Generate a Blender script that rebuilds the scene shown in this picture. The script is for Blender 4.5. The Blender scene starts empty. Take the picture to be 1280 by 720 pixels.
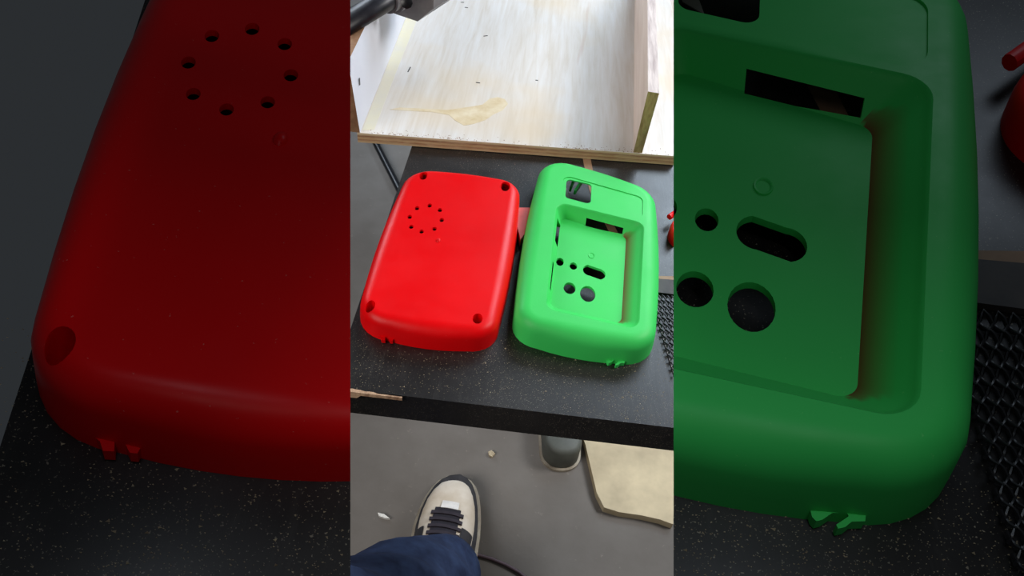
import bpy, bmesh, math, random
import numpy as np
from mathutils import Vector, Matrix

# ------------------------------------------------------------------ camera
F = 900.0
PITCH, ROLL, CAMH = math.radians(45), math.radians(7.25), 0.5
_cp, _sp = math.cos(PITCH), math.sin(PITCH)
_r = np.array([1., 0, 0]); _f = np.array([0, _cp, -_sp]); _u = np.array([0, _sp, _cp])
_cr, _sr = math.cos(ROLL), math.sin(ROLL)
R = np.array([_cr*_r + _sr*_u, -_sr*_r + _cr*_u, -_f])
C = np.array([0, 0, CAMH])
scene = bpy.context.scene
cam_data = bpy.data.cameras.new('camera')
cam_data.sensor_width = 36.0
cam_data.lens = 36.0 * F / 1280.0
cam_data.clip_end = 100
cam = bpy.data.objects.new('camera', cam_data)
scene.collection.objects.link(cam)
cam.matrix_world = Matrix(((R[0][0], R[1][0], R[2][0], 0), (R[0][1], R[1][1], R[2][1], 0), (R[0][2], R[1][2], R[2][2], CAMH), (0, 0, 0, 1)))
scene.camera = cam

# ------------------------------------------------------------------ light
world = bpy.data.worlds.new('world'); scene.world = world
world.use_nodes = True
wb = world.node_tree.nodes['Background']
wb.inputs['Color'].default_value = (0.80, 0.90, 1.0, 1)
wb.inputs['Strength'].default_value = 0.029

def area(name, loc, target, size, power, color, size_y=None):
    d = bpy.data.lights.new(name, 'AREA'); d.energy = power; d.color = color
    d.shape = 'RECTANGLE'; d.size = size; d.size_y = size_y or size
    o = bpy.data.objects.new(name, d); scene.collection.objects.link(o)
    o.location = loc
    o.rotation_euler = (Vector(target) - Vector(loc)).to_track_quat('-Z', 'Y').to_euler()
    return o
area('window_light', (0.85, 2.1, 1.25), (0.05, 0.65, 0), 1.1, 36.0, (0.72, 0.86, 1.0), 0.8)
area('skylight', (1.6, 0.95, 1.45), (0.0, 0.65, 0), 0.7, 34.0, (1.0, 0.98, 0.96))
area('fill_light', (-0.95, -0.35, 0.75), (-0.2, 0.5, -0.3), 0.8, 12.5, (1.0, 0.95, 0.9))
area('back_left_fill', (-1.5, 2.3, 0.8), (-0.35, 1.3, -0.6), 0.9, 18.0, (0.78, 0.88, 1.0), 0.7)  # added light that brightens the floor at the back left
area('far_set_fill', (6.5, 13.0, 5.5), (2.5, 4.5, -3), 5.0, 105.0, (0.72, 0.85, 1.0), 4.0)  # added light for the distant sets, puts a bluish sheen on the right bench
scene.view_settings.view_transform = 'Standard'
scene.view_settings.look = 'None'
scene.view_settings.gamma = 1.0
scene.view_settings.exposure = 0.0

# ------------------------------------------------------------------ measuring helpers
def ray(u, v):
    return R.T @ np.array([(u-640)/F, -(v-360)/F, -1.0])
def at(u, v, z=0.0):
    d = ray(u, v); return C + d*((z-C[2])/d[2])
def at_y(u, v, y):
    d = ray(u, v); return C + d*(y/d[1])
def far(U, V):                       # side view pixel -> pixel of the same feature in the middle view
    return 640+(U-640)/3.1683, 360+(V-360)/3.1683

def rv(w):
    w = np.array(w); th = np.linalg.norm(w); a = w/th
    K = np.array([[0, -a[2], a[1]], [a[2], 0, -a[0]], [-a[1], a[0], 0]])
    return np.eye(3)+math.sin(th)*K+(1-math.cos(th))*K@K

class Place:
    """Where a table set stands: the small one on the workbench, or one of the two big, distant ones."""
    def __init__(s, p=None, ctr=None, base=None, far=1.0):
        s.p = p; s.S = 1.0
        if p:
            s.ctr = np.array(ctr); s.Rm = rv(p[:3]); s.S = float(np.mean(p[5:8]))
            p[3:8] = [x*far for x in p[3:8]]; s.S *= far
            s.base = C+(np.array(base)-C)*far+p[3]*R[0]+p[4]*R[1]
    def __call__(s, P):
        P = np.atleast_2d(np.array(P, float))
        if not s.p: return P
        p = s.p; q = P-s.ctr; X, Y = q[:, 0], q[:, 1]
        w = 1+(p[9]*X+p[10]*Y)/.12
        q = np.c_[(X+p[8]*Y)/w, Y/w, q[:, 2]]*np.array(p[5:8])
        return s.base+q@s.Rm.T
MID = Place()
LEFT = Place([0.02945, 0.20265, 0.20719, -0.18037, 0.25345, 14.41519, 15.86349, 16.35419, -0.01683, -0.11838, -0.22828],
             [-0.11137, 0.50242, 0.0], [-1.5982, 2.4451, -2.23263], 1.6)
RIGHT = Place([0.09209, -0.20377, -0.24868, 0.11849, 0.2567, 13.93022, 15.42037, 15.19587, -0.05686, 0.12684, -0.20753],
              [0.10765, 0.54273, 0.0], [1.5982, 2.73263, -1.9451], 1.6)

# ------------------------------------------------------------------ materials
def lin(c):
    c = [x/255.0 for x in c]
    return tuple([(x/12.92 if x <= .04045 else ((x+.055)/1.055)**2.4) for x in c]+[1.0])

class NT:
    def __init__(s, name):
        s.m = bpy.data.materials.new(name); s.m.use_nodes = True
        s.n = s.m.node_tree.nodes; s.l = s.m.node_tree.links; s.b = s.n['Principled BSDF']
        s.tc = s.n.new('ShaderNodeTexCoord')
    def mapping(s, scale=(1, 1, 1), loc=(0, 0, 0), rot=(0, 0, 0)):
        m = s.n.new('ShaderNodeMapping'); m.inputs['Scale'].default_value = scale
        m.inputs['Location'].default_value = loc; m.inputs['Rotation'].default_value = rot
        s.l.new(s.tc.outputs['Object'], m.inputs[0]); return m.outputs[0]
    def noise(s, scale, detail=3, rough=.5, vec=None, dist=0):
        n = s.n.new('ShaderNodeTexNoise'); n.inputs['Scale'].default_value = scale
        n.inputs['Detail'].default_value = detail; n.inputs['Roughness'].default_value = rough
        n.inputs['Distortion'].default_value = dist
        s.l.new(vec or s.tc.outputs['Object'], n.inputs['Vector']); return n.outputs['Fac']
    def ramp(s, fac, stops, mode='LINEAR'):
        r = s.n.new('ShaderNodeValToRGB'); r.color_ramp.interpolation = mode
        e = r.color_ramp.elements
        while len(e) < len(stops): e.new(0.5)
        for k, (p, c) in enumerate(stops):
            e[k].position = p; e[k].color = c if len(c) == 4 else (*c, 1)
        s.l.new(fac, r.inputs[0]); return r.outputs[0]
    def mix(s, fac, a, b, mode='MIX'):
        m = s.n.new('ShaderNodeMix'); m.data_type = 'RGBA'; m.blend_type = mode
        for sock, v in ((m.inputs[0], fac), (m.inputs[6], a), (m.inputs[7], b)):
            if hasattr(v, 'links'): s.l.new(v, sock)
            else: sock.default_value = v
        return m.outputs[2]
    def color(s, c):
        if hasattr(c, 'links'): s.l.new(c, s.b.inputs['Base Color'])
        else: s.b.inputs['Base Color'].default_value = c
    def bump(s, h, strength=.2, dist=.001):
        b = s.n.new('ShaderNodeBump'); b.inputs['Strength'].default_value = strength
        b.inputs['Distance'].default_value = dist
        s.l.new(h, b.inputs['Height']); s.l.new(b.outputs[0], s.b.inputs['Normal'])
    def rough(s, v, spec=.5):
        if hasattr(v, 'links'): s.l.new(v, s.b.inputs['Roughness'])
        else: s.b.inputs['Roughness'].default_value = v
        s.b.inputs['Specular IOR Level'].default_value = spec
G = lambda v: (v, v, v, 1)

def simple(name, c, c2=None, scale=60, rough=.5, bump=.1, spec=.5, stretch=(1, 1, 1)):
    t = NT(name); n = t.noise(scale, 4, .6, t.mapping(stretch))
    a, b = lin(c), lin(c2 or [x*.88 for x in c])
    t.color(t.ramp(n, [(.3, b), (.7, a)])); t.rough(rough, spec)
    if bump: t.bump(n, bump)
    return t.m

def plastic(name, c, speck, rough, spec, wall_tint=None, bump=.06):
    t = NT(name)
    n = t.noise(9, 3, .6)
    base = t.ramp(n, [(.3, lin([x*.95 for x in c])), (.7, lin(c))])
    sp = t.noise(900, 2, .5)
    base = t.mix(t.ramp(sp, [(.735, G(0)), (.76, G(.55))]), base, lin(speck))
    if wall_tint:
        at_ = t.n.new('ShaderNodeAttribute'); at_.attribute_name = 'wall_tint'
        base = t.mix(at_.outputs['Fac'], base, lin(wall_tint))
    t.color(base); t.rough(t.ramp(t.noise(25, 4, .7), [(.3, G(rough*.85)), (.75, G(rough*1.2))]), spec)
    t.bump(t.noise(700, 3, .6), bump, .0006)
    return t.m
M = {}
M['red'] = plastic('red_plastic', (236, 3, 10), (235, 120, 110), .38, .2)
M['green'] = plastic('green_plastic', (64, 216, 100), (120, 225, 130), .5, .28, wall_tint=(120, 62, 36), bump=.1)
M['salmon'] = simple('salmon_plastic', (240, 110, 105), rough=.4)
M['boss'] = simple('orange_red_plastic', (225, 40, 20), rough=.5)

def tabletop():
    t = NT('black_painted_board')
    g = t.noise(300, 4, .7, t.mapping((1, .12, 1)))
    n2 = t.noise(14, 5, .65)
    base = t.ramp(n2, [(.3, lin((24, 22, 22))), (.7, lin((38, 35, 34)))])
    base = t.mix(t.ramp(g, [(.55, G(0)), (.8, G(.5))]), base, lin((62, 60, 58)))
    d = t.noise(1300, 2, .5); big = t.noise(10, 3, .6)
    msk = t.mix(1.0, t.ramp(d, [(.66, G(0)), (.71, G(.8))]), t.ramp(big, [(.35, G(.15)), (.65, G(1))]), 'MULTIPLY')
    base = t.mix(msk, base, lin((190, 180, 160)))
    t.color(base); t.rough(t.ramp(n2, [(.3, G(.31)), (.7, G(.44))]), .5); t.bump(g, .22, .0005)
    return t.m
M['table'] = tabletop()
M['table_edge'] = simple('black_painted_edge', (74, 69, 66), (50, 46, 45), 90, .6, .3, stretch=(.25, 1, 1))
M['raw_edge'] = simple('torn_wood_fibre', (205, 172, 140), (120, 84, 62), 140, .8, .5)

def plywood():
    t = NT('pale_plywood_face')
    v = t.mapping((1, .07, 1), rot=(0, 0, math.radians(-4)))
    g = t.noise(120, 6, .62, v, .4)
    base = t.ramp(g, [(.25, lin((206, 196, 182))), (.5, lin((219, 213, 206))), (.75, lin((228, 226, 224)))])
    fl = t.noise(42, 2, .5, t.mapping((1, .10, 1), (3, 1, 0), (0, 0, math.radians(-8))))
    base = t.mix(t.ramp(fl, [(.69, G(0)), (.74, G(.4))]), base, lin((196, 168, 150)))
    b = t.noise(5.5, 3, .5, t.mapping((1, 1, 1), (1.3, .4, 0)))
    base = t.mix(t.ramp(b, [(.5, G(0)), (.68, G(.55))]), base, lin((222, 200, 165)))
    t.color(base); t.rough(.48, .45); t.bump(g, .12, .0005)
    return t.m
M['ply'] = plywood()
M['glue'] = simple('amber_glue_stain', (212, 190, 148), (232, 218, 190), 60, .4, .05)

def ply_edge(name, axis, t0, t1):
    t = NT(name)
    s = t.n.new('ShaderNodeSeparateXYZ'); t.l.new(t.tc.outputs['Object'], s.inputs[0])
    m = t.n.new('ShaderNodeMapRange'); m.inputs[1].default_value = t0; m.inputs[2].default_value = t1
    t.l.new(s.outputs[axis], m.inputs[0])
    ad = t.n.new('ShaderNodeMath'); ad.operation = 'ADD'
    nn = t.n.new('ShaderNodeMath'); nn.operation = 'MULTIPLY_ADD'; nn.inputs[1].default_value = .14; nn.inputs[2].default_value = -.07
    t.l.new(t.noise(45, 4, .7), nn.inputs[0]); t.l.new(m.outputs[0], ad.inputs[0]); t.l.new(nn.outputs[0], ad.inputs[1])
    lay = [(0, lin((214, 184, 140))), (.30, lin((168, 122, 88))), (.42, lin((206, 172, 128))), (.66, lin((150, 104, 74))), (.80, lin((222, 198, 160)))]
    base = t.ramp(ad.outputs[0], lay)
    g = t.noise(260, 4, .7, t.mapping((.15, 1, 1)))
    base = t.mix(t.ramp(g, [(.4, G(0)), (.75, G(.5))]), base, lin((235, 210, 170)))
    t.color(base); t.rough(.7, .3); t.bump(g, .4, .001)
    return t.m
M['ply_edge'] = ply_edge('plywood_layers', 2, 0.0, .014)
M['white'] = simple('white_laminate', (214, 216, 226), (206, 208, 218), 8, .5, .02)
M['pinkply'] = simple('divider_face', (226, 206, 192), (208, 184, 168), 60, .5, .08, stretch=(1, .1, 1))
M['divider_top'] = simple('sawn_ply_top', (235, 222, 215), (178, 160, 156), 200, .7, .4, stretch=(1, .08, 1))
M['divider_end'] = simple('rough_sawn_ply_end', (205, 184, 128), (142, 112, 74), 160, .8, .8, stretch=(1, 1, .25))
M['grain_edge'] = simple('tan_ply_end', (170, 130, 96), (140, 100, 72), 120, .7, .3)
M['glue_pale'] = simple('pale_yellow_glue', (228, 220, 190), (222, 216, 200), 30, .45, .05)
M['staple'] = simple('dark_mark', (70, 66, 62), rough=.5)

def concrete(name, c1, c2):
    t = NT(name)
    n = t.noise(4, 6, .6); n2 = t.noise(70, 4, .7)
    base = t.ramp(n, [(.3, lin(c2)), (.7, lin(c1))])
    base = t.mix(t.ramp(n2, [(.66, G(0)), (.72, G(.35))]), base, lin((190, 182, 170)))
    t.color(base); t.rough(.7, .3); t.bump(n2, .1, .002)
    return t.m
M['floor'] = concrete('concrete_floor', (150, 146, 142), (122, 117, 112))
M['metal_black'] = simple('black_metal', (24, 24, 28), (14, 14, 18), 120, .35, .1)
M['arm'] = simple('worn_black_tube', (46, 46, 54), (24, 24, 30), 60, .42, .1, stretch=(.3, 1, 1))
M['clamp'] = simple('charcoal_clamp_plastic', (112, 108, 110), (92, 89, 92), 50, .45, .1)
M['tan_tape'] = simple('tan_strip', (178, 140, 108), (150, 116, 90), 60, .6, .1)
M['band'] = simple('dark_grey_webbing', (74, 66, 62), (46, 42, 42), 70, .6, .4)
M['mesh'] = simple('black_mesh_plastic', (40, 40, 43), (26, 26, 28), 60, .35, .1)
M['dust'] = simple('pale_sawdust', (205, 190, 160), (150, 132, 105), 300, .8, 0)
M['paper'] = simple('white_paper', (240, 238, 232), rough=.7)
M['denim'] = simple('navy_denim', (54, 70, 104), (26, 35, 60), 30, .85, .5, spec=.2)
M['sole'] = simple('dirty_cream_rubber', (170, 160, 142), (136, 124, 108), 40, .7, .2)
M['leather'] = simple('worn_white_leather', (228, 218, 204), (198, 180, 156), 18, .55, .15)
M['dark_panel'] = simple('charcoal_suede', (58, 56, 58), (36, 34, 38), 60, .8, .3)
M['tongue'] = simple('dark_tongue_fabric', (34, 30, 42), (24, 20, 28), 80, .85, .4)
M['lace'] = simple('dark_flat_lace', (52, 44, 54), (34, 28, 36), 80, .8, .2)
M['tab'] = simple('white_toe_tab', (242, 238, 234), rough=.6)
M['board'] = simple('pale_particle_board', (214, 196, 160), (176, 160, 130), 14, .7, .2)
M['tub'] = simple('grey_green_tub_plastic', (96, 98, 90), (74, 76, 70), 20, .6, .1)
M['cord'] = simple('dark_plum_cable', (66, 48, 54), rough=.6)

# ------------------------------------------------------------------ object helpers
def mesh_from(name, verts, faces, mats, fmat=None, sharp=35, wall_tint=None):
    me = bpy.data.meshes.new(name)
    me.from_pydata([tuple(map(float, v)) for v in verts], [], [list(map(int, f)) for f in faces])
    for m in (mats if isinstance(mats, (list, tuple)) else [mats]): me.materials.append(m)
    if fmat is not None: me.polygons.foreach_set('material_index', fmat)
    if wall_tint is not None:
        a = me.attributes.new('wall_tint', 'FLOAT', 'CORNER'); a.data.foreach_set('value', wall_tint)
    if sharp:
        me.shade_smooth(); me.set_sharp_from_angle(angle=math.radians(sharp))
    me.update(); return me

def thing(name, label, cat, loc, place=MID, group=None):
    o = bpy.data.objects.new(name, None); scene.collection.objects.link(o)
    o.location = place([loc])[0]; o.scale = (place.S,)*3
    o.empty_display_size = .02
    o['label'] = label; o['category'] = cat
    if group: o['group'] = group
    return o

def put(name, verts, faces, mats, place=MID, parent=None, clip=False, fmat=None, sharp=35, wall_tint=None, label=None, kind=None, loc=None):
    """verts are in bench coordinates; place() carries them to where the set stands."""
    W = place(np.array(verts, float))
    root = parent
    while root is not None and root.parent is not None: root = root.parent
    if root is not None: org = np.array(root.location)
    else:
        org = place([loc])[0] if loc is not None else np.array([*(W.min(0)+W.max(0))[:2]/2, W[:, 2].min()])
    me = mesh_from(name, (W-org)/place.S, faces, mats, fmat, sharp, wall_tint)
    if clip:
        bm = bmesh.new(); bm.from_mesh(me)
        for uu, sg in ((438.0, 1), (842.0, -1)):
            a = (uu-640)/F
            n = sg*(R[0]+a*R[2])            # keeps the middle wedge
            co = Vector((C-org)/place.S)
            g = bmesh.ops.bisect_plane(bm, geom=bm.verts[:]+bm.edges[:]+bm.faces[:], plane_co=co, plane_no=Vector(-n), clear_outer=True, dist=1e-7)
            ed = [e for e in g['geom_cut'] if isinstance(e, bmesh.types.BMEdge) and e.is_valid]
            if ed:
                try: bmesh.ops.holes_fill(bm, edges=ed, sides=0)
                except Exception: pass
        bm.to_mesh(me); bm.free(); me.update()
    o = bpy.data.objects.new(name, me); scene.collection.objects.link(o)
    if parent is not None: o.parent = parent
    else: o.location = org; o.scale = (place.S,)*3
    if label: o['label'] = label
    if kind: o['kind'] = kind
    return o

def tag(o, label, cat, group=None):
    o['label'] = label; o['category'] = cat
    if group: o['group'] = group
    return o

# ------------------------------------------------------------------ shape helpers (verts, faces)
def loft(rings, cap0=True, cap1=True, closed=True):
    n = len(rings[0]); V = [p for r in rings for p in r]; Fc = []
    for i in range(len(rings)-1):
        for j in range(n if closed else n-1):
            a, b = i*n+j, i*n+(j+1) % n
            Fc.append([a, b, b+n, a+n])
    if cap0: Fc.append(list(range(n))[::-1])
    if cap1: Fc.append([(len(rings)-1)*n+j for j in range(n)])
    return V, Fc
def join(parts):
    V, Fc = [], []
    for v, f in parts:
        k = len(V); V += list(v); Fc += [[i+k for i in q] for q in f]
    return V, Fc
def prism(poly, z0, z1):
    return loft([[(p[0], p[1], z0) for p in poly], [(p[0], p[1], z1) for p in poly]])
def hexa(c):                          # 4 bottom then 4 top corners, CCW
    return list(c), [[3, 2, 1, 0], [4, 5, 6, 7], [0, 1, 5, 4], [1, 2, 6, 5], [2, 3, 7, 6], [3, 0, 4, 7]]
def box(x0, x1, y0, y1, z0, z1):
    return hexa([(x0, y0, z0), (x1, y0, z0), (x1, y1, z0), (x0, y1, z0), (x0, y0, z1), (x1, y0, z1), (x1, y1, z1), (x0, y1, z1)])
def rquad(q, rad, d=0.0, bow=0.0, na=7, ne=5):
    q = [np.array(p[:2], float) for p in q]; n = 4
    if not hasattr(rad, '__len__'): rad = [rad]*4
    L = []
    for i in range(n):
        a, b = q[i], q[(i+1) % n]; t = (b-a)/np.linalg.norm(b-a); nn = np.array([-t[1], t[0]])
        L.append((a+nn*d, t))
    cs = []
    for i in range(n):
        (p, t), (s, w) = L[i-1], L[i]
        k = np.linalg.solve(np.array([t, -w]).T, s-p)[0]; cs.append(p+t*k)
    arcs = []
    for i in range(n):
        t0, t1 = L[i-1][1], L[i][1]; r = max(rad[i]-d, .0006)
        ang = math.acos(max(-1, min(1, float(t0@t1)))); tl = r*math.tan(ang/2)
        n0 = np.array([-t0[1], t0[0]]); c = cs[i]-t0*tl+n0*r
        a0 = math.atan2(*(-n0)[::-1])
        arcs.append([c+r*np.array([math.cos(a0+ang*k/na), math.sin(a0+ang*k/na)]) for k in range(na+1)])
    out = []
    for i in range(n):
        out += arcs[i]
        a, b = arcs[i][-1], arcs[(i+1) % n][0]; t = L[i][1]; o = np.array([t[1], -t[0]])
        for k in range(1, ne+1):
            s = k/(ne+1); out.append(a+(b-a)*s+o*bow*4*s*(1-s))
    return out
def ring3(pts, z): return [(p[0], p[1], z) for p in pts]
def ellcyl(c, rx, ry, z0, z1, n=24):
    P = [(c[0]+rx*math.cos(2*math.pi*k/n), c[1]+ry*math.sin(2*math.pi*k/n)) for k in range(n)]
    return prism(P, z0, z1)
def pxell(u, v, ru, rvv, z, z0, z1, n=24):
    c = at(u, v, z); rx = abs(at(u+ru, v, z)[0]-at(u-ru, v, z)[0])/2; ry = abs(at(u, v+rvv, z)[1]-at(u, v-rvv, z)[1])/2
    return ellcyl(c, rx, ry, z0, z1, n)
def tube(pts, rad, n=10, cap=True):
    pts = [np.array(p, float) for p in pts]; rings = []
    if not hasattr(rad, '__len__'): rad = [rad]*len(pts)
    up = np.array([0, 0, 1.])
    for i, p in enumerate(pts):
        t = pts[min(i+1, len(pts)-1)]-pts[max(i-1, 0)]; t /= np.linalg.norm(t)
        a = np.cross(t, up)
        if np.linalg.norm(a) < 1e-3: a = np.cross(t, [1, 0, 0])
        a /= np.linalg.norm(a); b = np.cross(a, t)
        rings.append([tuple(p+rad[i]*(a*math.cos(2*math.pi*k/n)+b*math.sin(2*math.pi*k/n))) for k in range(n)])
    return loft(rings, cap, cap)

def temp(vf):
    me = bpy.data.meshes.new('temp'); me.from_pydata([tuple(map(float, v)) for v in vf[0]], [], [list(f) for f in vf[1]])
    bm = bmesh.new(); bm.from_mesh(me); bmesh.ops.recalc_face_normals(bm, faces=bm.faces); bm.to_mesh(me); bm.free()
    o = bpy.data.objects.new('temp', me); scene.collection.objects.link(o); return o
def boolean(vf, cuts):
    """Subtract each cutter in turn; works at 100x for precision."""
    k = 100.0
    sc = lambda q: ([(v[0]*k, v[1]*k, v[2]*k) for v in q[0]], q[1])
    o = temp(sc(vf)); cs = []
    for c in cuts:
        co = temp(sc(c)); cs.append(co)
        m = o.modifiers.new('b', 'BOOLEAN'); m.operation = 'DIFFERENCE'; m.solver = 'EXACT'; m.object = co
    dg = bpy.context.evaluated_depsgraph_get()
    me = bpy.data.meshes.new_from_object(o.evaluated_get(dg))
    V = [tuple(v.co/k) for v in me.vertices]; Fc = [list(p.vertices) for p in me.polygons]
    for x in cs+[o]:
        d = x.data; bpy.data.objects.remove(x); bpy.data.meshes.remove(d)
    bpy.data.meshes.remove(me)
    return V, Fc

def body(q, rad, h, fr, bow, d0=0.0, z0=0.0):
    """Domed case: vertical sides, quarter-round shoulder of radius fr, flat top."""
    rings = [ring3(rquad(q, rad, d0, bow), z0), ring3(rquad(q, rad, d0+.0004, bow), (z0+h-fr)*.55), ring3(rquad(q, rad, d0+.001, bow), h-fr)]
    for k in range(1, 9):
        a = math.pi/2*k/8
        rings.append(ring3(rquad(q, rad, d0+.001+fr*(1-math.cos(a)), bow*(1-k/10)), h-fr+fr*math.sin(a)))
    rings.append(ring3(rquad(q, rad, d0+.001+fr+.0012, bow*.1), h))
    return loft(rings)

# ------------------------------------------------------------------ red case
RH = .0245
RQ = [(-.1368, .4135), (-.0075, .4130), (-.0025, .6485), (-.1320, .6475)]
RR = [.031, .026, .026, .034]
def red_case():
    outer = body(RQ, RR, RH, .0105, .0035)
    inner = body(RQ, RR, RH-.0024, .0100, .0035, .0024, -.004)
    screws = [((529.3, 220.3), 5.2), ((631.6, 233.7), 6.0), ((596.9, 399.1), 6.4), ((463, 382.6), 6.3)]
    boss = []
    for (p, r) in screws:
        c = at(*p, RH-.001); boss.append(ellcyl(c, .0064, .0072, .0005, RH))
    inner = boolean(inner, boss)
    holes = [pxell(*p, r, r*1.02, RH-.001, RH-.014, RH+.004, 28) for p, r in screws]
    for U, V in ((264, 43.5), (314, 33), (354.5, 51), (362, 90.5), (333, 125.5), (282, 136), (241, 117.5), (235, 78)):
        holes.append(pxell(*far(U, V), 2.9, 2.5, RH, RH-.006, RH+.003, 18))
    return boolean(outer, [inner, join(holes)])
RED = red_case()

# ------------------------------------------------------------------ green case
GH = .0285
GQ = [(.0035, .4285), (.1350, .4185), (.1475, .658), (.0135, .700)]
GR = [.026, .030, .036, .030]
PZ = .014
def green_case():
    outer = body(GQ, GR, GH, .0125, .0035)
    inner = body(GQ, GR, GH-.0025, .012, .0035, .0025, -.004)
    W = [at(683.5, 385, GH), at(797, 410.5, GH), at(804, 279.5, GH), at(697, 253, GH)]
    wr = [.010]*4
    P = [at(688, 383, PZ), at(776.5, 404.5, PZ), at(782.7, 297, PZ), at(701.5, 272, PZ)]
    lerp = lambda A, B, s: [np.array(a)*(1-s)+np.array(b)*s for a, b in zip(A, B)]
    pr = [.006]*4
    # wall of the basin stays solid: cut it out of the cavity first
    inner = boolean(inner, [loft([ring3(rquad(P, pr, -.0030), PZ-.0028), ring3(rquad(lerp(P, W, .5), [.008]*4, -.0040), (PZ+GH)/2), ring3(rquad(W, wr, -.0036), GH+.002)])])
    pocket = loft([ring3(rquad(P, pr), PZ)] +
                  [ring3(rquad(lerp(P, W, s), [.006+.004*s]*4), PZ+(GH-.0015-PZ)*s) for s in (.12, .25, .4, .55, .7, .85, 1)] +
                  [ring3(rquad(W, wr, -.0004), GH-.0007), ring3(rquad(W, wr, -.0014), GH), ring3(rquad(W, wr, -.0020), GH+.003)])
    holes = [pxell(734.7, 367.3, 9.7, 9.9, PZ, .008, .02), pxell(712.0, 360.2, 7.6, 7.2, PZ, .008, .02),
             pxell(716.7, 332.5, 4.8, 4.6, PZ, .008, .02, 18), pxell(699.9, 327.3, 4.9, 5.0, PZ, .008, .02, 18)]
    a, b = at(736.8, 337.8, PZ), at(748.6, 342.6, PZ); rx, ry = .0066, .0078
    st = []
    for k in range(28):
        t = 2*math.pi*k/28; c = a if math.cos(t) < 0 else b
        st.append((c[0]+rx*math.cos(t), c[1]+ry*math.sin(t)))
    holes.append(prism(st, .008, .02))
    s1 = [at(731.7, 282.3, PZ), at(777.6, 294.2, PZ), at(781.8, 289.5, PZ+.001), at(732.0, 277.0, PZ+.001)]
    s1 = [(s1[0][0], s1[0][1]), (s1[1][0], s1[1][1]), (s1[1][0]+.001, s1[1][1]+.013), (s1[0][0], s1[0][1]+.013)]
    slots = [prism(s1, PZ-.006, PZ+.0066), box(.035, .105, .655, .76, -.005, .019)]
    for (u0, v0), (u1, v1), wpx in (((700.4, 281.5), (696.7, 309.5), 5.5), ((691.2, 335), (687.3, 369), 6.0)):
        A, B = at(u0, v0, PZ), at(u1, v1, PZ); L = wpx*.00082
        slots.append(prism([(B[0]-L, B[1]), (B[0], B[1]), (A[0], A[1]), (A[0]-L, A[1])], PZ-.006, PZ+.009))
    LBL = [at(703.2, 251.5, GH), at(803.3, 275, GH), at(803.8, 246.5, GH), at(703.6, 218.2, GH)]
    label = loft([ring3(rquad(LBL, [.003, .009, .009, .009]), GH-.0009), ring3(rquad(LBL, [.003, .009, .009, .009], -.0003), GH+.003)])
    H = [at(706.7, 246.2, GH), at(738.7, 254.6, GH), at(739.6, 229.6, GH), at(708.4, 222.6, GH)]
    hole = prism(rquad(H, .005), GH-.006, GH+.004)
    V, Fc = boolean(outer, [inner, pocket, label, join(holes), join(slots), hole])
    # brown tint on the right-hand basin wall, strongest at the foot, fading upward
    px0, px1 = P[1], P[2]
    A = np.array(V); wall_tint = []
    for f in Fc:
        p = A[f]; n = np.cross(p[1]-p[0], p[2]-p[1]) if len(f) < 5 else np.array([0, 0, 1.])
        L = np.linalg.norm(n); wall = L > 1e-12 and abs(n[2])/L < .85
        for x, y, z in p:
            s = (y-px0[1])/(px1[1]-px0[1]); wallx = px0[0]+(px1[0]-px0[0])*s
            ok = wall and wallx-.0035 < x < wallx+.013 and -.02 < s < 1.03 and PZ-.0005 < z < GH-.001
            wall_tint.append(max(0, min(1, 1-(z-PZ)/(GH-PZ)/.6))*.95 if ok else 0.0)
    return V, Fc, wall_tint
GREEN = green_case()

def hook(pix, place, parent, m, z=.003, yin=.006):
    P = [at(*far(*p), z) for p in pix]
    V, Fc = prism([(p[0], p[1]) for p in P], .0006, .0048)
    put('hook', V, Fc, m, place, parent, sharp=30)

def build_red(place, label):
    t = thing('plastic_case', label, 'plastic case', (-.067, .528, 0), place)
    put('shell', *RED, M['red'], place, t, sharp=30)
    hook([(104, 540), (108, 548), (120, 558), (124, 570), (138, 571), (139, 557), (150, 530)], place, t, M['red'])
    hook([(138, 540), (150, 557), (158, 573), (168, 574), (173, 565), (185, 566), (178, 540)], place, t, M['red'])
    c = at(*far(349, 172), RH)                    # the small shiny pimple
    rings = [[(c[0]+r*math.cos(k*math.pi/6), c[1]+1.3*r*math.sin(k*math.pi/6), RH+z) for k in range(12)] for r, z in ((.0026, -.0003), (.0021, .0008), (.0012, .0017), (.0002, .002))]
    put('pimple', *loft(rings), M['red'], place, t, sharp=0 or 80)
    for p in ((529.3, 220.3), (631.6, 233.7), (596.9, 399.1), (463, 382.6)):
        c = at(*p, RH-.0135); put('screw_seat', *ellcyl(c, .0046, .005, RH-.0142, RH-.0128, 18), M['boss'], place, t)
    if place is MID:
        P = [at(644, 263, .008), at(662, 263, .008), at(660, 290, .008), at(650, 303, .008), at(645, 280, .008)]
        put('side_tab', *prism([(p[0], p[1]) for p in P][::-1], .002, .012), M['salmon'], place, t, label='pale salmon tab sticking out of the right side')
    return t

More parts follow.
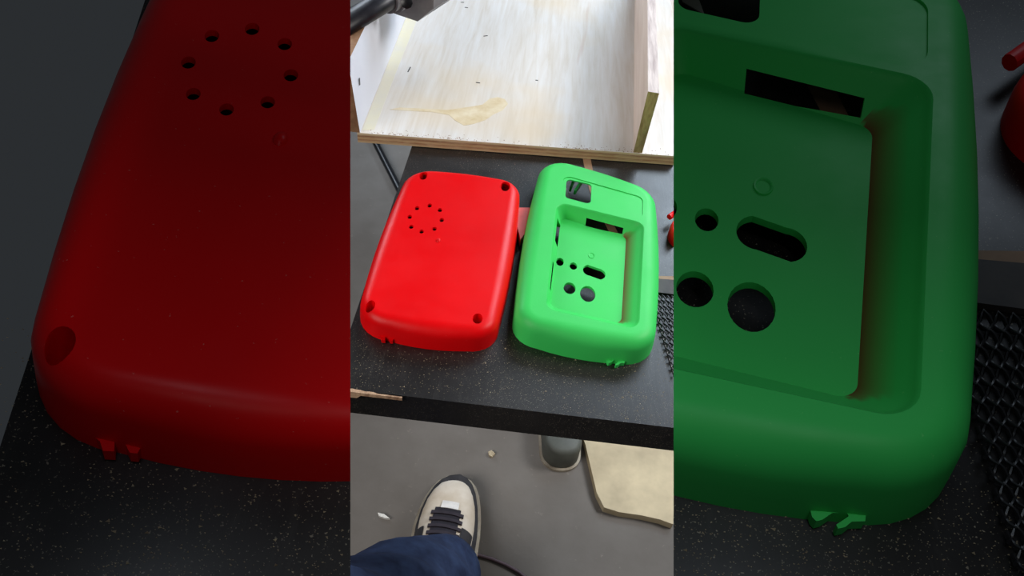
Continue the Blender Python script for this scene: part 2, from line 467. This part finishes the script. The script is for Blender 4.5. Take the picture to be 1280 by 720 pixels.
def build_green(place, label):
    t = thing('plastic_case', label, 'plastic case', (.073, .55, 0), place)
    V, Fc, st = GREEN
    put('shell', V, Fc, M['green'], place, t, sharp=30, wall_tint=st)
    hook([(1012, 640), (1017, 657), (1022, 662), (1030, 660), (1043, 651), (1056, 651), (1050, 628), (1020, 622)], place, t, M['green'])
    hook([(1048, 666), (1050, 671), (1059, 669), (1068, 662), (1085, 661), (1090, 625), (1056, 640), (1064, 655)], place, t, M['green'])
    for a, b in (((718.5, 222), (713.0, 236)), ((729.5, 223), (718.5, 239.5))):
        A, B = at(*a, .016), at(*b, .016); w = .0012
        put('inner_rib', *hexa([(A[0]-w, A[1], .012), (B[0]-w, B[1], .012), (B[0]+w, B[1], .012), (A[0]+w, A[1], .012),
                                (A[0]-w, A[1], .018), (B[0]-w, B[1], .018), (B[0]+w, B[1], .018), (A[0]+w, A[1], .018)]), M['green'], place, t)
    c = at(739.3, 319.4, PZ)                       # moulding mark on the basin floor
    rg = [[(c[0]+r*math.cos(k*math.pi/8), c[1]+1.3*r*math.sin(k*math.pi/8), PZ+z) for k in range(16)] for r, z in ((.0034, -.0003), (.0032, .0005), (.0026, .0005), (.0022, -.0001))]
    put('moulding_ring', *loft(rg, True, False), M['green'], place, t, sharp=60)
    return t

# ------------------------------------------------------------------ setting: floor and table
FZ = -.6
def poly_slab(P, z0, z1): return prism(P, z0, z1)
o = put('floor', *box(-1.6, 1.2, .05, 3.4, FZ-.02, FZ), M['floor'], clip=True, kind='structure')
TYF = lambda x: .3562+.0143*(x+.0)          # front edge line of the bench top
def bench(place, label, x1, y1, clip, x0=-.1405):
    t = thing('workbench', label, 'workbench', (0, .6, -.034), place)
    y0 = .3558
    P = [(x0, y0), (x1, y0+.0143*x1), (x1, y1), (x0+.0015, y1)]
    V, Fc = hexa([(p[0], p[1], -.034) for p in P]+[(p[0], p[1], 0) for p in P])
    put('tabletop', V, Fc, [M['table'], M['table_edge']], place, t, clip, fmat=None if clip else [1, 0, 1, 1, 1, 1], sharp=0)
    return t
bt = bench(MID, 'black painted workbench with a chipped front edge holding the two bright plastic cases', .42, 1.32, True)
for x, y in ((-.06, 1.0), (.16, 1.0), (-.06, 1.28), (.16, 1.28)):
    put('leg', *box(x-.02, x+.02, y-.02, y+.02, FZ, -.034), M['metal_black'], MID, bt)
# chipped raw wood along the front-left corner
rnd = random.Random(4)
P = []
for k in range(15):
    u = 430+k*5.2; P.append(at(u, 489.2+(u-438)*.118-(4.6 if u < 452 else 2.2 if u < 470 else 1.0)*rnd.uniform(.6, 1.1), 0))
Q = [at(430+k*5.2, 489.6+(k*5.2-8)*.118, 0) for k in range(15)]
V = [(p[0], p[1], .0003) for p in P]+[(q[0], q[1]-.0004, .0004) for q in Q]+[(q[0], q[1]-.0008, -.003-(.004 if k < 4 else 0)) for k, q in enumerate(Q)]
Fc = [[k+15, k+16, k+1, k] for k in range(14)]+[[k+30, k+31, k+16, k+15] for k in range(14)]
put('chipped_edge', V, Fc, M['raw_edge'], MID, bt, True, label='raw torn wood fibre showing along the chipped front edge')

# ------------------------------------------------------------------ dust
def dust(place, regions, n, label, seed, size=.00027, clip=False):
    rr = random.Random(seed); V, Fc = [], []
    tot = sum(w for *_, w in regions)
    for (u0, v0, u1, v1, w) in regions:
        for _ in range(int(n*w/tot)):
            p = at(rr.uniform(u0, u1), rr.uniform(v0, v1), 0)
            if p[1] < .359+.0143*p[0]: continue
            s = size*rr.uniform(.5, 1.6)*(2.2 if rr.random() < .04 else 1)
            a = rr.uniform(0, 6.28); k = len(V)
            for j, q in enumerate((0, 2.1, 4.2)): V.append((p[0]+s*math.cos(a+q)*(1.8 if j == 0 else .8), p[1]+s*math.sin(a+q), .0001))
            V.append((p[0], p[1], s*.9)); Fc += [[k, k+1, k+3], [k+1, k+2, k+3], [k+2, k, k+3], [k+2, k+1, k]]
    o = put('sawdust', V, Fc, M['dust'], place, None, clip, sharp=0, kind='stuff')
    return tag(o, label, 'sawdust')
dust(MID, [(440, 425, 640, 492, 5), (600, 440, 842, 500, 6), (700, 490, 842, 535, 3), (520, 190, 650, 214, .7), (628, 380, 652, 440, 1)], 1500,
     'fine pale sawdust scattered over the front of the black workbench', 1, clip=True)

# ------------------------------------------------------------------ the two cases on the bench
build_red(MID, 'bright red rounded plastic case back with a ring of small holes, on the workbench')
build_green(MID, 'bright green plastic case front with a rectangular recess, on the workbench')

# ------------------------------------------------------------------ red cap, mesh mat, strip at the bench's right
def red_cap(place, label, clip):
    t = thing('bottle_cap', label, 'cap', (*at(858, 296)[:2], 0), place)
    c = at(861, 300, 0); r = .0235
    prof = [(r, 0), (r, .002), (r*1.0, .011), (r*.97, .0145), (r*.9, .0165), (r*.7, .0172)]
    rings = [[(c[0]+q*math.cos(2*math.pi*k/36), c[1]+q*math.sin(2*math.pi*k/36), z) for k in range(36)] for q, z in prof]
    put('cap_body', *loft(rings), M['red'], place, t, clip, sharp=50)
    A, B = at(836.5, 271.5, .010), at(853, 260, .010)
    put('lever', *tube([A, (np.array(A)+B)/2, B], .0032, 10), M['red'], place, t, clip, label='short red bar lying behind the round cap')
    return t
red_cap(MID, 'round red plastic cap at the bright bench\'s right edge, beyond the green case', True)

def mesh_mat(place, label, clip, nx, ny):
    t = thing('mesh_mat', label, 'mat', (*at(842, 400)[:2], 0), place)
    a, b = at(812, 372, 0), at(841.5, 474, 0)         # left edge of the mesh
    dx = np.array([1., .03]); p = .0040; q = .0047
    L = math.hypot(b[0]-a[0], b[1]-a[1]); e = (b-a)[:2]/L
    rows = []
    for i in range(ny):
        pts = []
        o_ = a[:2]+e*(i*p)
        for j in range(nx*4+1):
            s = j*q/4; w = math.sin(j*math.pi/2+(math.pi if i % 2 else 0))
            pts.append((*(o_+dx*s+e*w*p*.62), .0022+.0011*math.cos(j*math.pi/2+.8)))
        rows.append(tube(pts, .0008, 6))
    if clip:
        V, Fc = join(rows); put('strand', V, Fc, M['mesh'], place, t, clip, sharp=0 or 60, kind='stuff')
    else:
        for V, Fc in rows: put('strand', V, Fc, M['mesh'], place, t, sharp=60)
    A = [at(806, 366, 0), at(842, 370.5, 0), at(842, 352.5, 0), at(800, 349, 0)]
    B = [at(806, 351, 0), at(842, 352.5, 0), at(842, 347.5, 0), at(806, 347, 0)]
    ext = lambda P: [P[0], P[1]+(P[1]-P[0])*1.2, P[2]+(P[2]-P[3])*1.2, P[3]]
    put('border_band', *prism([x[:2] for x in ext(A)], .0004, .003), M['band'], place, t, clip, sharp=0)
    put('piping', *prism([x[:2] for x in ext(B)], .0004, .0026), M['tan_tape'], place, t, clip, sharp=0, label='thin tan strip along the far edge of the mat')
    return t
mesh_mat(MID, 'black woven mesh mat at the bright bench\'s right edge, beside the green case', True, 10, 38)

def scrap(place, label):
    P = [at(705, 247, 0), at(714, 252, 0), at(708, 236, 0), at(703, 232, 0)]
    o = put('paper_scrap', *prism([x[:2] for x in P], .0003, .0008), M['paper'], place); tag(o, label, 'paper')
def strip(place, label):
    pts = [(733, 196), (734.5, 205), (738, 222), (742, 240), (752, 262), (764, 285), (772, 300)]
    ring = [at(*p, 0)[:2] for p in pts]; L = [(p[0]-.0048, p[1]) for p in ring]; Rr = [(p[0]+.0048, p[1]) for p in ring]
    V = [(*p, .0006) for p in L]+[(*p, .0006) for p in Rr]+[(*p, .0001) for p in L]+[(*p, .0001) for p in Rr]; n = len(L)
    Fc = [[k+1, k+n+1, k+n, k] for k in range(n-1)]+[[k, k+2*n, k+2*n+1, k+1] for k in range(n-1)]+[[k+n+1, k+3*n+1, k+3*n, k+n] for k in range(n-1)]
    o = put('masking_tape', V, Fc, M['tan_tape'], place); tag(o, label, 'tape')
scrap(MID, 'small white paper scrap seen through the square hole of the bright green case')
strip(MID, 'curved tan tape strip on the bench, running under the bright green case')

# ------------------------------------------------------------------ plywood box at the back
BH = .014
t = thing('plywood_box', 'pale plywood box with upright divider and layered front edge, at the back of the bench', 'box', (0, .74, .001))
fl, frt = at(446.5, 166, BH), at(841.5, 195, BH)
d = (frt-fl)[:2]/np.linalg.norm((frt-fl)[:2])
fr2 = fl[:2]+d*.55; bl = (-.215, 1.45); br = (fr2[0]+.02, 1.5)
V, Fc = hexa([(fl[0], fl[1], .001), (fr2[0], fr2[1], .001), (*br, .001), (*bl, .001), (fl[0], fl[1], BH), (fr2[0], fr2[1], BH), (*br, BH), (*bl, BH)])
base = put('base_panel', V, Fc, [M['ply'], M['ply_edge']], MID, t, sharp=0, fmat=[0, 0, 1, 1, 1, 1])
bmb = base.data
def reclip(o):
    bm = bmesh.new(); bm.from_mesh(o.data); org = np.array((o.parent or o).location)
    for uu, sg in ((438.0, 1), (842.0, -1)):
        n = sg*(R[0]+(uu-640)/F*R[2])
        g = bmesh.ops.bisect_plane(bm, geom=bm.verts[:]+bm.edges[:]+bm.faces[:], plane_co=Vector(C-org), plane_no=Vector(-n), clear_outer=True, dist=1e-7)
        ed = [e for e in g['geom_cut'] if isinstance(e, bmesh.types.BMEdge)]
        if ed: bmesh.ops.holes_fill(bm, edges=ed, sides=0)
    bm.to_mesh(o.data); bm.free()
reclip(base)
# left side wall: inner white face, tan front end
A, B = at(450, 166, BH), at(508, 20, BH); B = A+(B-A)*1.6
hW = .118; th = .012
lean = np.array([0, -.026, 0])
c = [A+[-th, 0, 0], A, B, B+[-th, 0, 0]]
top = [c[0]+[-.002, 0, hW-BH]+lean, c[1]+[0, 0, hW-BH]+lean, c[2]+[0, 0, hW-BH], c[3]+[0, 0, hW-BH]]
w = put('side_wall', *hexa([tuple(x) for x in c]+[tuple(x) for x in top]), [M['white'], M['grain_edge']], MID, t, sharp=0, fmat=[1, 1, 1, 0, 0, 0], label='white side wall at the left of the box')
reclip(w)
# divider
A = at(791.6, 190.6, BH); B = at(793.4, 0, BH); B = A+(B-A)*1.25; hD = .1
T0 = at(810, 114.4, hD); T1 = at(824, 116.7, hD); T2 = at(819.4, 0, hD); T3 = at(809.4, 0, hD)
A2 = at(802.7, 191.2, BH)
ext = lambda p, q: p+(q-p)*1.25
V, Fc = hexa([A, A2, B+(A2-A), B, T0, T1, ext(T1, T2), ext(T0, T3)])
dv = put('divider', V, Fc, [M['pinkply'], M['divider_top'], M['divider_end']], MID, t, sharp=0, fmat=[0, 1, 2, 0, 0, 0], label='upright divider with rough sawn end')
# glue smear and dark flecks on the base
sm = [(487, 137), (500, 134.5), (530, 136), (560, 137.5), (585, 134), (603, 131), (612, 123.5), (622, 121.5), (631, 124), (635, 130), (628, 138), (617, 143), (607, 150), (592, 155), (580, 157), (568, 150), (562, 144), (540, 140), (510, 138.5)]
put('glue_smear', *prism([at(*p, BH)[:2] for p in sm][::-1], BH-.0002, BH+.0002), M['glue'], MID, t, sharp=0, label='amber glue smear on the plywood')
for u, v, du, dvv in ((449.5, 102, 1.6, -4.2), (511.5, 87, 1.6, -3), (597.5, 103.5, 2.5, .3), (671, 100.5, 1.5, .3), (607, 45, 2.5, -.3), (583, 9.5, 2, .3), (463, 131, .8, -1.3), (578, 3, 2, 0)):
    if u < 460: zz, xo = None, 0
    p, q = (at(u-du, v-dvv, BH), at(u+du, v+dvv, BH))
    if u == 449.5:
        dp = ray(u, v); k = (A[0]*0-.2+.0005)/dp[0]; cpt = C+dp*k
        put('fleck', *box(cpt[0]-.0004, cpt[0]+.0004, cpt[1]-.0012, cpt[1]+.0012, cpt[2]-.004, cpt[2]+.004), M['staple'], MID, t, sharp=0); continue
    n = np.array([-(q-p)[1], (q-p)[0]]); n = n/np.linalg.norm(n)*.0007
    put('fleck', *prism([(p[:2]-n), (q[:2]-n), (q[:2]+n), (p[:2]+n)], BH-.0002, BH+.0004), M['staple'], MID, t, sharp=0)
bd = [(453, 163), (468, 162), (489, 106), (534, -8), (519, -8), (482, 88)]
put('glue_band', *prism([at(*p, BH)[:2] for p in bd], BH-.0002, BH+.0002), M['glue_pale'], MID, t, sharp=0, label='pale yellow band along the side wall')
# crumbs of splinters along the front edge
rr = random.Random(8); V, Fc = [], []
for _ in range(260):
    u = rr.choice([rr.uniform(462, 580), rr.uniform(700, 800), rr.uniform(455, 838)]); p = at(u, 166+(u-450)*.0741-rr.uniform(.5, 1+8*rr.random()**2), BH)
    s = .0005*rr.uniform(.5, 1.5); k = len(V)
    V += [(p[0]-s, p[1], BH), (p[0]+s, p[1]-s, BH), (p[0], p[1]+s*1.5, BH), (p[0], p[1], BH+s)]; Fc += [[k, k+1, k+3], [k+1, k+2, k+3], [k+2, k, k+3]]
put('splinter_crumbs', V, Fc, M['grain_edge'], MID, t, sharp=0, kind='stuff')

# ------------------------------------------------------------------ black arm and clamp top left
AZ = .1305
t = thing('tripod_arm', 'worn black tube arm with charcoal clamp, resting on the box\'s white side wall', 'arm', tuple(at(470, 12, AZ)))
p0, p1 = at(400, 49, AZ), at(494, -6.5, AZ); dr = (p1-p0)/np.linalg.norm(p1-p0)
o = put('tube', *tube([p0, p1], .0125, 24), M['arm'], MID, t, sharp=50); reclip(o)
q = at(483, -.5, AZ); put('collar', *tube([q, q+dr*.016], .0165, 24), M['clamp'], MID, t, sharp=40)
q = at(489, -4, AZ); put('retaining_ring', *tube([q, q+dr*.006], .0195, 24), M['clamp'], MID, t, sharp=40)
q = at(503, -14, AZ)
def octa(c, r, n=8):
    a = np.cross(dr, [0, 0, 1.]); a /= np.linalg.norm(a); b = np.cross(a, dr)
    return [tuple(c+r*(a*math.cos(2*math.pi*(k+.5)/n)+b*math.sin(2*math.pi*(k+.5)/n))) for k in range(n)]
put('clamp_block', *loft([octa(q, .026), octa(q+dr*.008, .042), octa(q+dr*.040, .042), octa(q+dr*.041, .039), octa(q+dr*.044, .039), octa(q+dr*.045, .042), octa(q+dr*.1, .042)]), M['clamp'], MID, t, sharp=30)
c = at(508.5, 3.5, AZ+.037); nrm = (C-c)/np.linalg.norm(C-c)
put('clamp_screw', *tube([c-nrm*.006, c+nrm*.001, c+nrm*.002], [.0062, .0062, .004], 8), M['metal_black'], MID, t, sharp=30, label='dark recessed screw on the clamp')

# black bar beyond the bench
t = put('metal_bar', *tube([at(455, 150, FZ+.012), at(512, 262, FZ+.012)], .0085, 12), M['metal_black'], MID, sharp=50)
tag(t, 'thin black metal bar on the grey floor, left of the bench', 'bar')

# ------------------------------------------------------------------ under the bench
P = [at(753, 640, FZ)[:2], at(772, 646, FZ)[:2], at(800, 650, FZ)[:2], at(822, 655, FZ)[:2], at(838.5, 661, FZ)[:2], at(841, 600, FZ)[:2], at(846, 520, FZ)[:2], at(716, 520, FZ)[:2], at(730, 562, FZ)[:2], at(748, 622, FZ)[:2]]
P = [at(744, 622, FZ)[:2] if i == 9 else p for i, p in enumerate(P)]
o = put('particle_board', *prism(P, FZ+.001, FZ+.016), M['board'], MID, clip=True, sharp=0); tag(o, 'pale board with an uneven broken edge, lying on the floor under the bench', 'board')
P = [at(678, 588, FZ)[:2], at(722, 588, FZ)[:2], at(724, 500, FZ)[:2], at(673, 500, FZ)[:2]]
rings = [ring3(rquad(P, .03, dd), FZ+z) for dd, z in ((.004, .001), (0, .006), (0, .045), (.003, .051), (.009, .054))]
t = thing('floor_tub', 'dull grey rounded tub on the floor, mostly hidden under the bench', 'tub', (*at(700, 560, FZ)[:2], FZ))
put('tub_body', *loft(rings), M['tub'], MID, t, sharp=50)
put('rim', *loft([ring3(rquad(P, .03, dd), FZ+z) for dd, z in ((.002, .0), (-.004, .001), (-.004, .006), (.002, .008))]), M['sole'], MID, t, sharp=50, label='paler rounded rim around the foot')
pts = [at(u, v, FZ+.004) for u, v in ((560, 690), (585, 692), (600, 694.5), (615, 699), (632, 706), (648, 715), (665, 728), (680, 745))]
o = put('cable', *tube(pts, .0032, 8), M['cord'], MID, sharp=60); tag(o, 'thin dark cable on the concrete floor, right of the shoe', 'cable')
o = put('wood_chip', *prism([at(*p, FZ)[:2] for p in ((472.5, 643), (480, 644.5), (487.5, 650), (482, 649.5), (474, 647))][::-1], FZ+.0005, FZ+.006), M['paper'], MID, sharp=0); tag(o, 'small pale chip on the floor, left of the shoe', 'wood chip')
o = put('wood_chip', *prism([at(*p, FZ)[:2] for p in ((610, 567), (614, 565), (619, 569), (615, 573), (611, 571))][::-1], FZ+.0005, FZ+.006), M['dust'], MID, sharp=0); tag(o, 'small tan chip on the floor, just below the bench edge', 'wood chip')

# ------------------------------------------------------------------ person: shoe and trouser leg
pers = thing('person', 'person in navy jeans and a white sneaker, foot pointing to the bench', 'person', (*at(556, 680, FZ)[:2], FZ))
shoe_root = None
toe = at(575.5, 596.5, FZ+.02); ax = at(549, 716, FZ+.02)-toe; ax[2] = 0; ax /= np.linalg.norm(ax); sd = np.array([-ax[1], ax[0], 0])   # sd: to the picture's left or right
if sd[0] < 0: sd = -sd
ST = [(0, .004, .004), (.005, .022, .019), (.015, .034, .029), (.03, .043, .037), (.05, .050, .043), (.075, .0545, .048), (.10, .056, .051), (.13, .054, .052), (.17, .047, .048), (.21, .040, .040), (.25, .037, .036), (.28, .028, .030), (.293, .010, .012)]
def outline(scale=1.0, inset=0.0):
    L = [toe+ax*s+sd*(-max(a*scale-inset, .001)) for s, a, b in ST]
    Rg = [toe+ax*s+sd*(max(b*scale-inset, .001)) for s, a, b in ST]
    return L+Rg[::-1]
def oring(inset, z, shrink=0.0):
    out = []
    cen = toe+ax*.14
    for p in outline(1.0, inset):
        s = (p-toe)@ax; s2 = .146+(s-.146)*(1-shrink); p = p+ax*(s2-s); out.append((p[0], p[1], FZ+z))
    return out
r_ = [oring(.003, .0, .02), oring(0, .004), oring(0, .024), oring(.002, .028, .01), oring(.006, .028, .03)]
def fix(vf):
    bm = bmesh.new(); vs = [bm.verts.new(tuple(map(float, v))) for v in vf[0]]
    for f in vf[1]:
        try: bm.faces.new([vs[i] for i in f])
        except ValueError: pass
    bmesh.ops.recalc_face_normals(bm, faces=bm.faces); bm.verts.index_update()
    out = ([tuple(v.co) for v in bm.verts], [[v.index for v in f.verts] for f in bm.faces]); bm.free(); return out
sole = put('shoe', *fix(loft(r_)), M['sole'], MID, pers, sharp=50, label='white sneaker with a dirty cream sole')
mg = loft([oring(.0045, .027, .03), oring(.006, .038, .035), oring(.013, .044, .07)])
put('mudguard', *fix(mg), M['dark_panel'], MID, sole, sharp=50, label='charcoal band around the toe')
# upper: arched sections
def arch(s, wl, wr, h, n=14, z0=.034):
    c = toe+ax*s; out = []
    for k in range(n+1):
        a = math.pi*k/n; x = math.cos(a); y = math.sin(a)**.8
        w = wr if x > 0 else wl
        p = c+sd*(x*w); out.append((p[0], p[1], FZ+z0+(h-z0)*y))
    return out
US = [(.014, .006, .004, .037), (.018, .018, .013, .042), (.028, .029, .022, .050), (.042, .037, .029, .056), (.06, .043, .035, .060), (.08, .046, .039, .066), (.10, .047, .041, .074), (.125, .045, .041, .086), (.155, .042, .040, .100), (.19, .038, .038, .112), (.22, .036, .036, .118), (.25, .033, .034, .112), (.28, .020, .020, .1)]
put('upper', *fix(loft([arch(*q) for q in US], closed=False, cap0=True, cap1=True)), M['leather'], MID, sole, sharp=60)
def strip_on(s0, s1, x0, x1, lift, m, name, n=6, label=None):
    rows = []
    sa = [q[0] for q in US]
    def pt(s, x):
        wl, wr, h = (float(np.interp(s, sa, [q[i] for q in US])) for i in (1, 2, 3))
        w = wr if x > 0 else wl; a = math.acos(max(-1, min(1, x))); y = math.sin(a)**.8
        p = toe+ax*s+sd*(x*w*(1.0+lift*8)); return np.array([p[0], p[1], FZ+.034+(h-.034)*y+lift])
    for i in range(n+1):
        s = s0+(s1-s0)*i/n
        rows.append([pt(s, x0+(x1-x0)*k/6) for k in range(7)])
    V = [tuple(p) for r in rows for p in r]; m0 = len(V)
    V += [(v[0], v[1], v[2]-.004) for v in V[:m0]]
    Fc = []
    for i in range(n):
        for k in range(6):
            a = i*7+k; Fc.append([a, a+1, a+8, a+7]); Fc.append([a+m0, a+7+m0, a+8+m0, a+1+m0])
    edge = [k for k in range(7)]+[i*7+6 for i in range(1, n+1)]+[n*7+k for k in range(5, -1, -1)]+[i*7 for i in range(n-1, 0, -1)]
    for i in range(len(edge)):
        a, b = edge[i], edge[(i+1) % len(edge)]; Fc.append([a, a+m0, b+m0, b])
    return put(name, *fix((V, Fc)), m, MID, sole, sharp=50, label=label)
strip_on(.083, .21, -.52, .40, .0016, M['tongue'], 'tongue', label='dark laced throat')
strip_on(.070, .084, -.34, .28, .003, M['tab'], 'toe_tab', label='bright white tab below the laces')
for i, s in enumerate((.094, .108, .122, .136)):
    strip_on(s-.003, s+.003, -.60, .52, .004+.0006*(i % 2), M['lace'], 'lace', 2)
strip_on(.115, .19, .55, .96, .002, M['dark_panel'], 'side_panel', label='dark panel on the right flank')
strip_on(.12, .19, -.97, -.75, .002, M['dark_panel'], 'side_panel', label='dark panel on the left flank')
# trouser leg
hem = at(556, 722, FZ+.12); knee = at(395, 812, FZ+.40)
ctrl = [hem, hem+(knee-hem)*.2+[0, 0, .01], hem+(knee-hem)*.45+[0, 0, .015], hem+(knee-hem)*.7, knee]
rr = random.Random(5); rings = []
rad = [.054, .058, .062, .066, .074]
N = 28
ph = [rr.uniform(0, 6.28) for _ in range(6)]
nst = 22
for i in range(nst+1):
    s = i/nst; k = s*4; j = min(int(k), 3); f_ = k-j
    c = ctrl[j]*(1-f_)+ctrl[j+1]*f_; rd = rad[j]*(1-f_)+rad[j+1]*f_
    tdir = (knee-hem)/np.linalg.norm(knee-hem); a = np.cross(tdir, [0, 0, 1.]); a /= np.linalg.norm(a); b = np.cross(a, tdir)
    ring = []
    for m_ in range(N):
        th_ = 2*math.pi*m_/N
        w_ = 1+.05*math.sin(3*th_+ph[0]+s*5)+.04*math.sin(9*s*2+th_*2+ph[1])+.025*math.sin(22*s+th_*4+ph[2])
        ring.append(tuple(c+rd*w_*(a*math.cos(th_)+b*math.sin(th_))))
    rings.append(ring)
inner = [tuple(np.array(p)*.93+hem*.07) for p in rings[0]]
deep = [tuple(np.array(p)*.9+hem*.1+(knee-hem)*.12) for p in rings[0]]
o = put('trouser_leg', *loft([deep, inner]+rings), M['denim'], MID, pers, sharp=0 or 180)
reclip_org = pers.location
bm = bmesh.new(); bm.from_mesh(o.data)
n = (R[0]+(438-640)/F*R[2])
g = bmesh.ops.bisect_plane(bm, geom=bm.verts[:]+bm.edges[:]+bm.faces[:], plane_co=Vector(C)-Vector(pers.location), plane_no=Vector(-n), clear_outer=True, dist=1e-7)
bm.to_mesh(o.data); bm.free()
anke = at(553, 712, FZ+.115)
put('sock', *tube([at(556, 705, FZ+.08), at(552, 722, FZ+.14), at(520, 745, FZ+.2)], [.036, .034, .036], 16), M['dark_panel'], MID, pers, sharp=60)

# ------------------------------------------------------------------ the big, dim, distant set on the left
BIGF = -.5
def big_floor(place, name, x0, x1, y0, y1):
    return put(name, *box(x0, x1, y0, y1, BIGF-.02, BIGF), M['floor'], place, sharp=0, kind='structure')
big_floor(LEFT, 'floor', -1.0, .05, .30, 1.0)
bench(LEFT, 'big dim black workbench at the left, with the huge dark red case on it', -.004, .70, False)
build_red(LEFT, 'huge dim red plastic case with a ring of dark holes, left side of the picture')
dust(LEFT, [(430, 370, 500, 480, 3), (470, 430, 580, 482, 4)], 900, 'sawdust flecks on the big dim workbench at the left', 3, .00022)
# ------------------------------------------------------------------ and on the right
bench(RIGHT, 'big dim black workbench at the right, with the huge dark green case on it', .30, .74, False, .0)
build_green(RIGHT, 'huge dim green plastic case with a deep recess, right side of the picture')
red_cap(RIGHT, 'dim red round cap at the far right edge, beyond the huge green case', False)
mesh_mat(RIGHT, 'big dim black mesh mat at the lower right, beside the huge green case', False, 16, 38)
scrap(RIGHT, 'dim white paper scrap under the huge green case, seen through its square hole')
strip(RIGHT, 'dim tan tape strip glimpsed through the slot of the huge green case')
dust(RIGHT, [(690, 440, 790, 482, 4), (790, 440, 850, 482, 2)], 900, 'sawdust flecks on the big dim workbench at the right', 6, .00022)
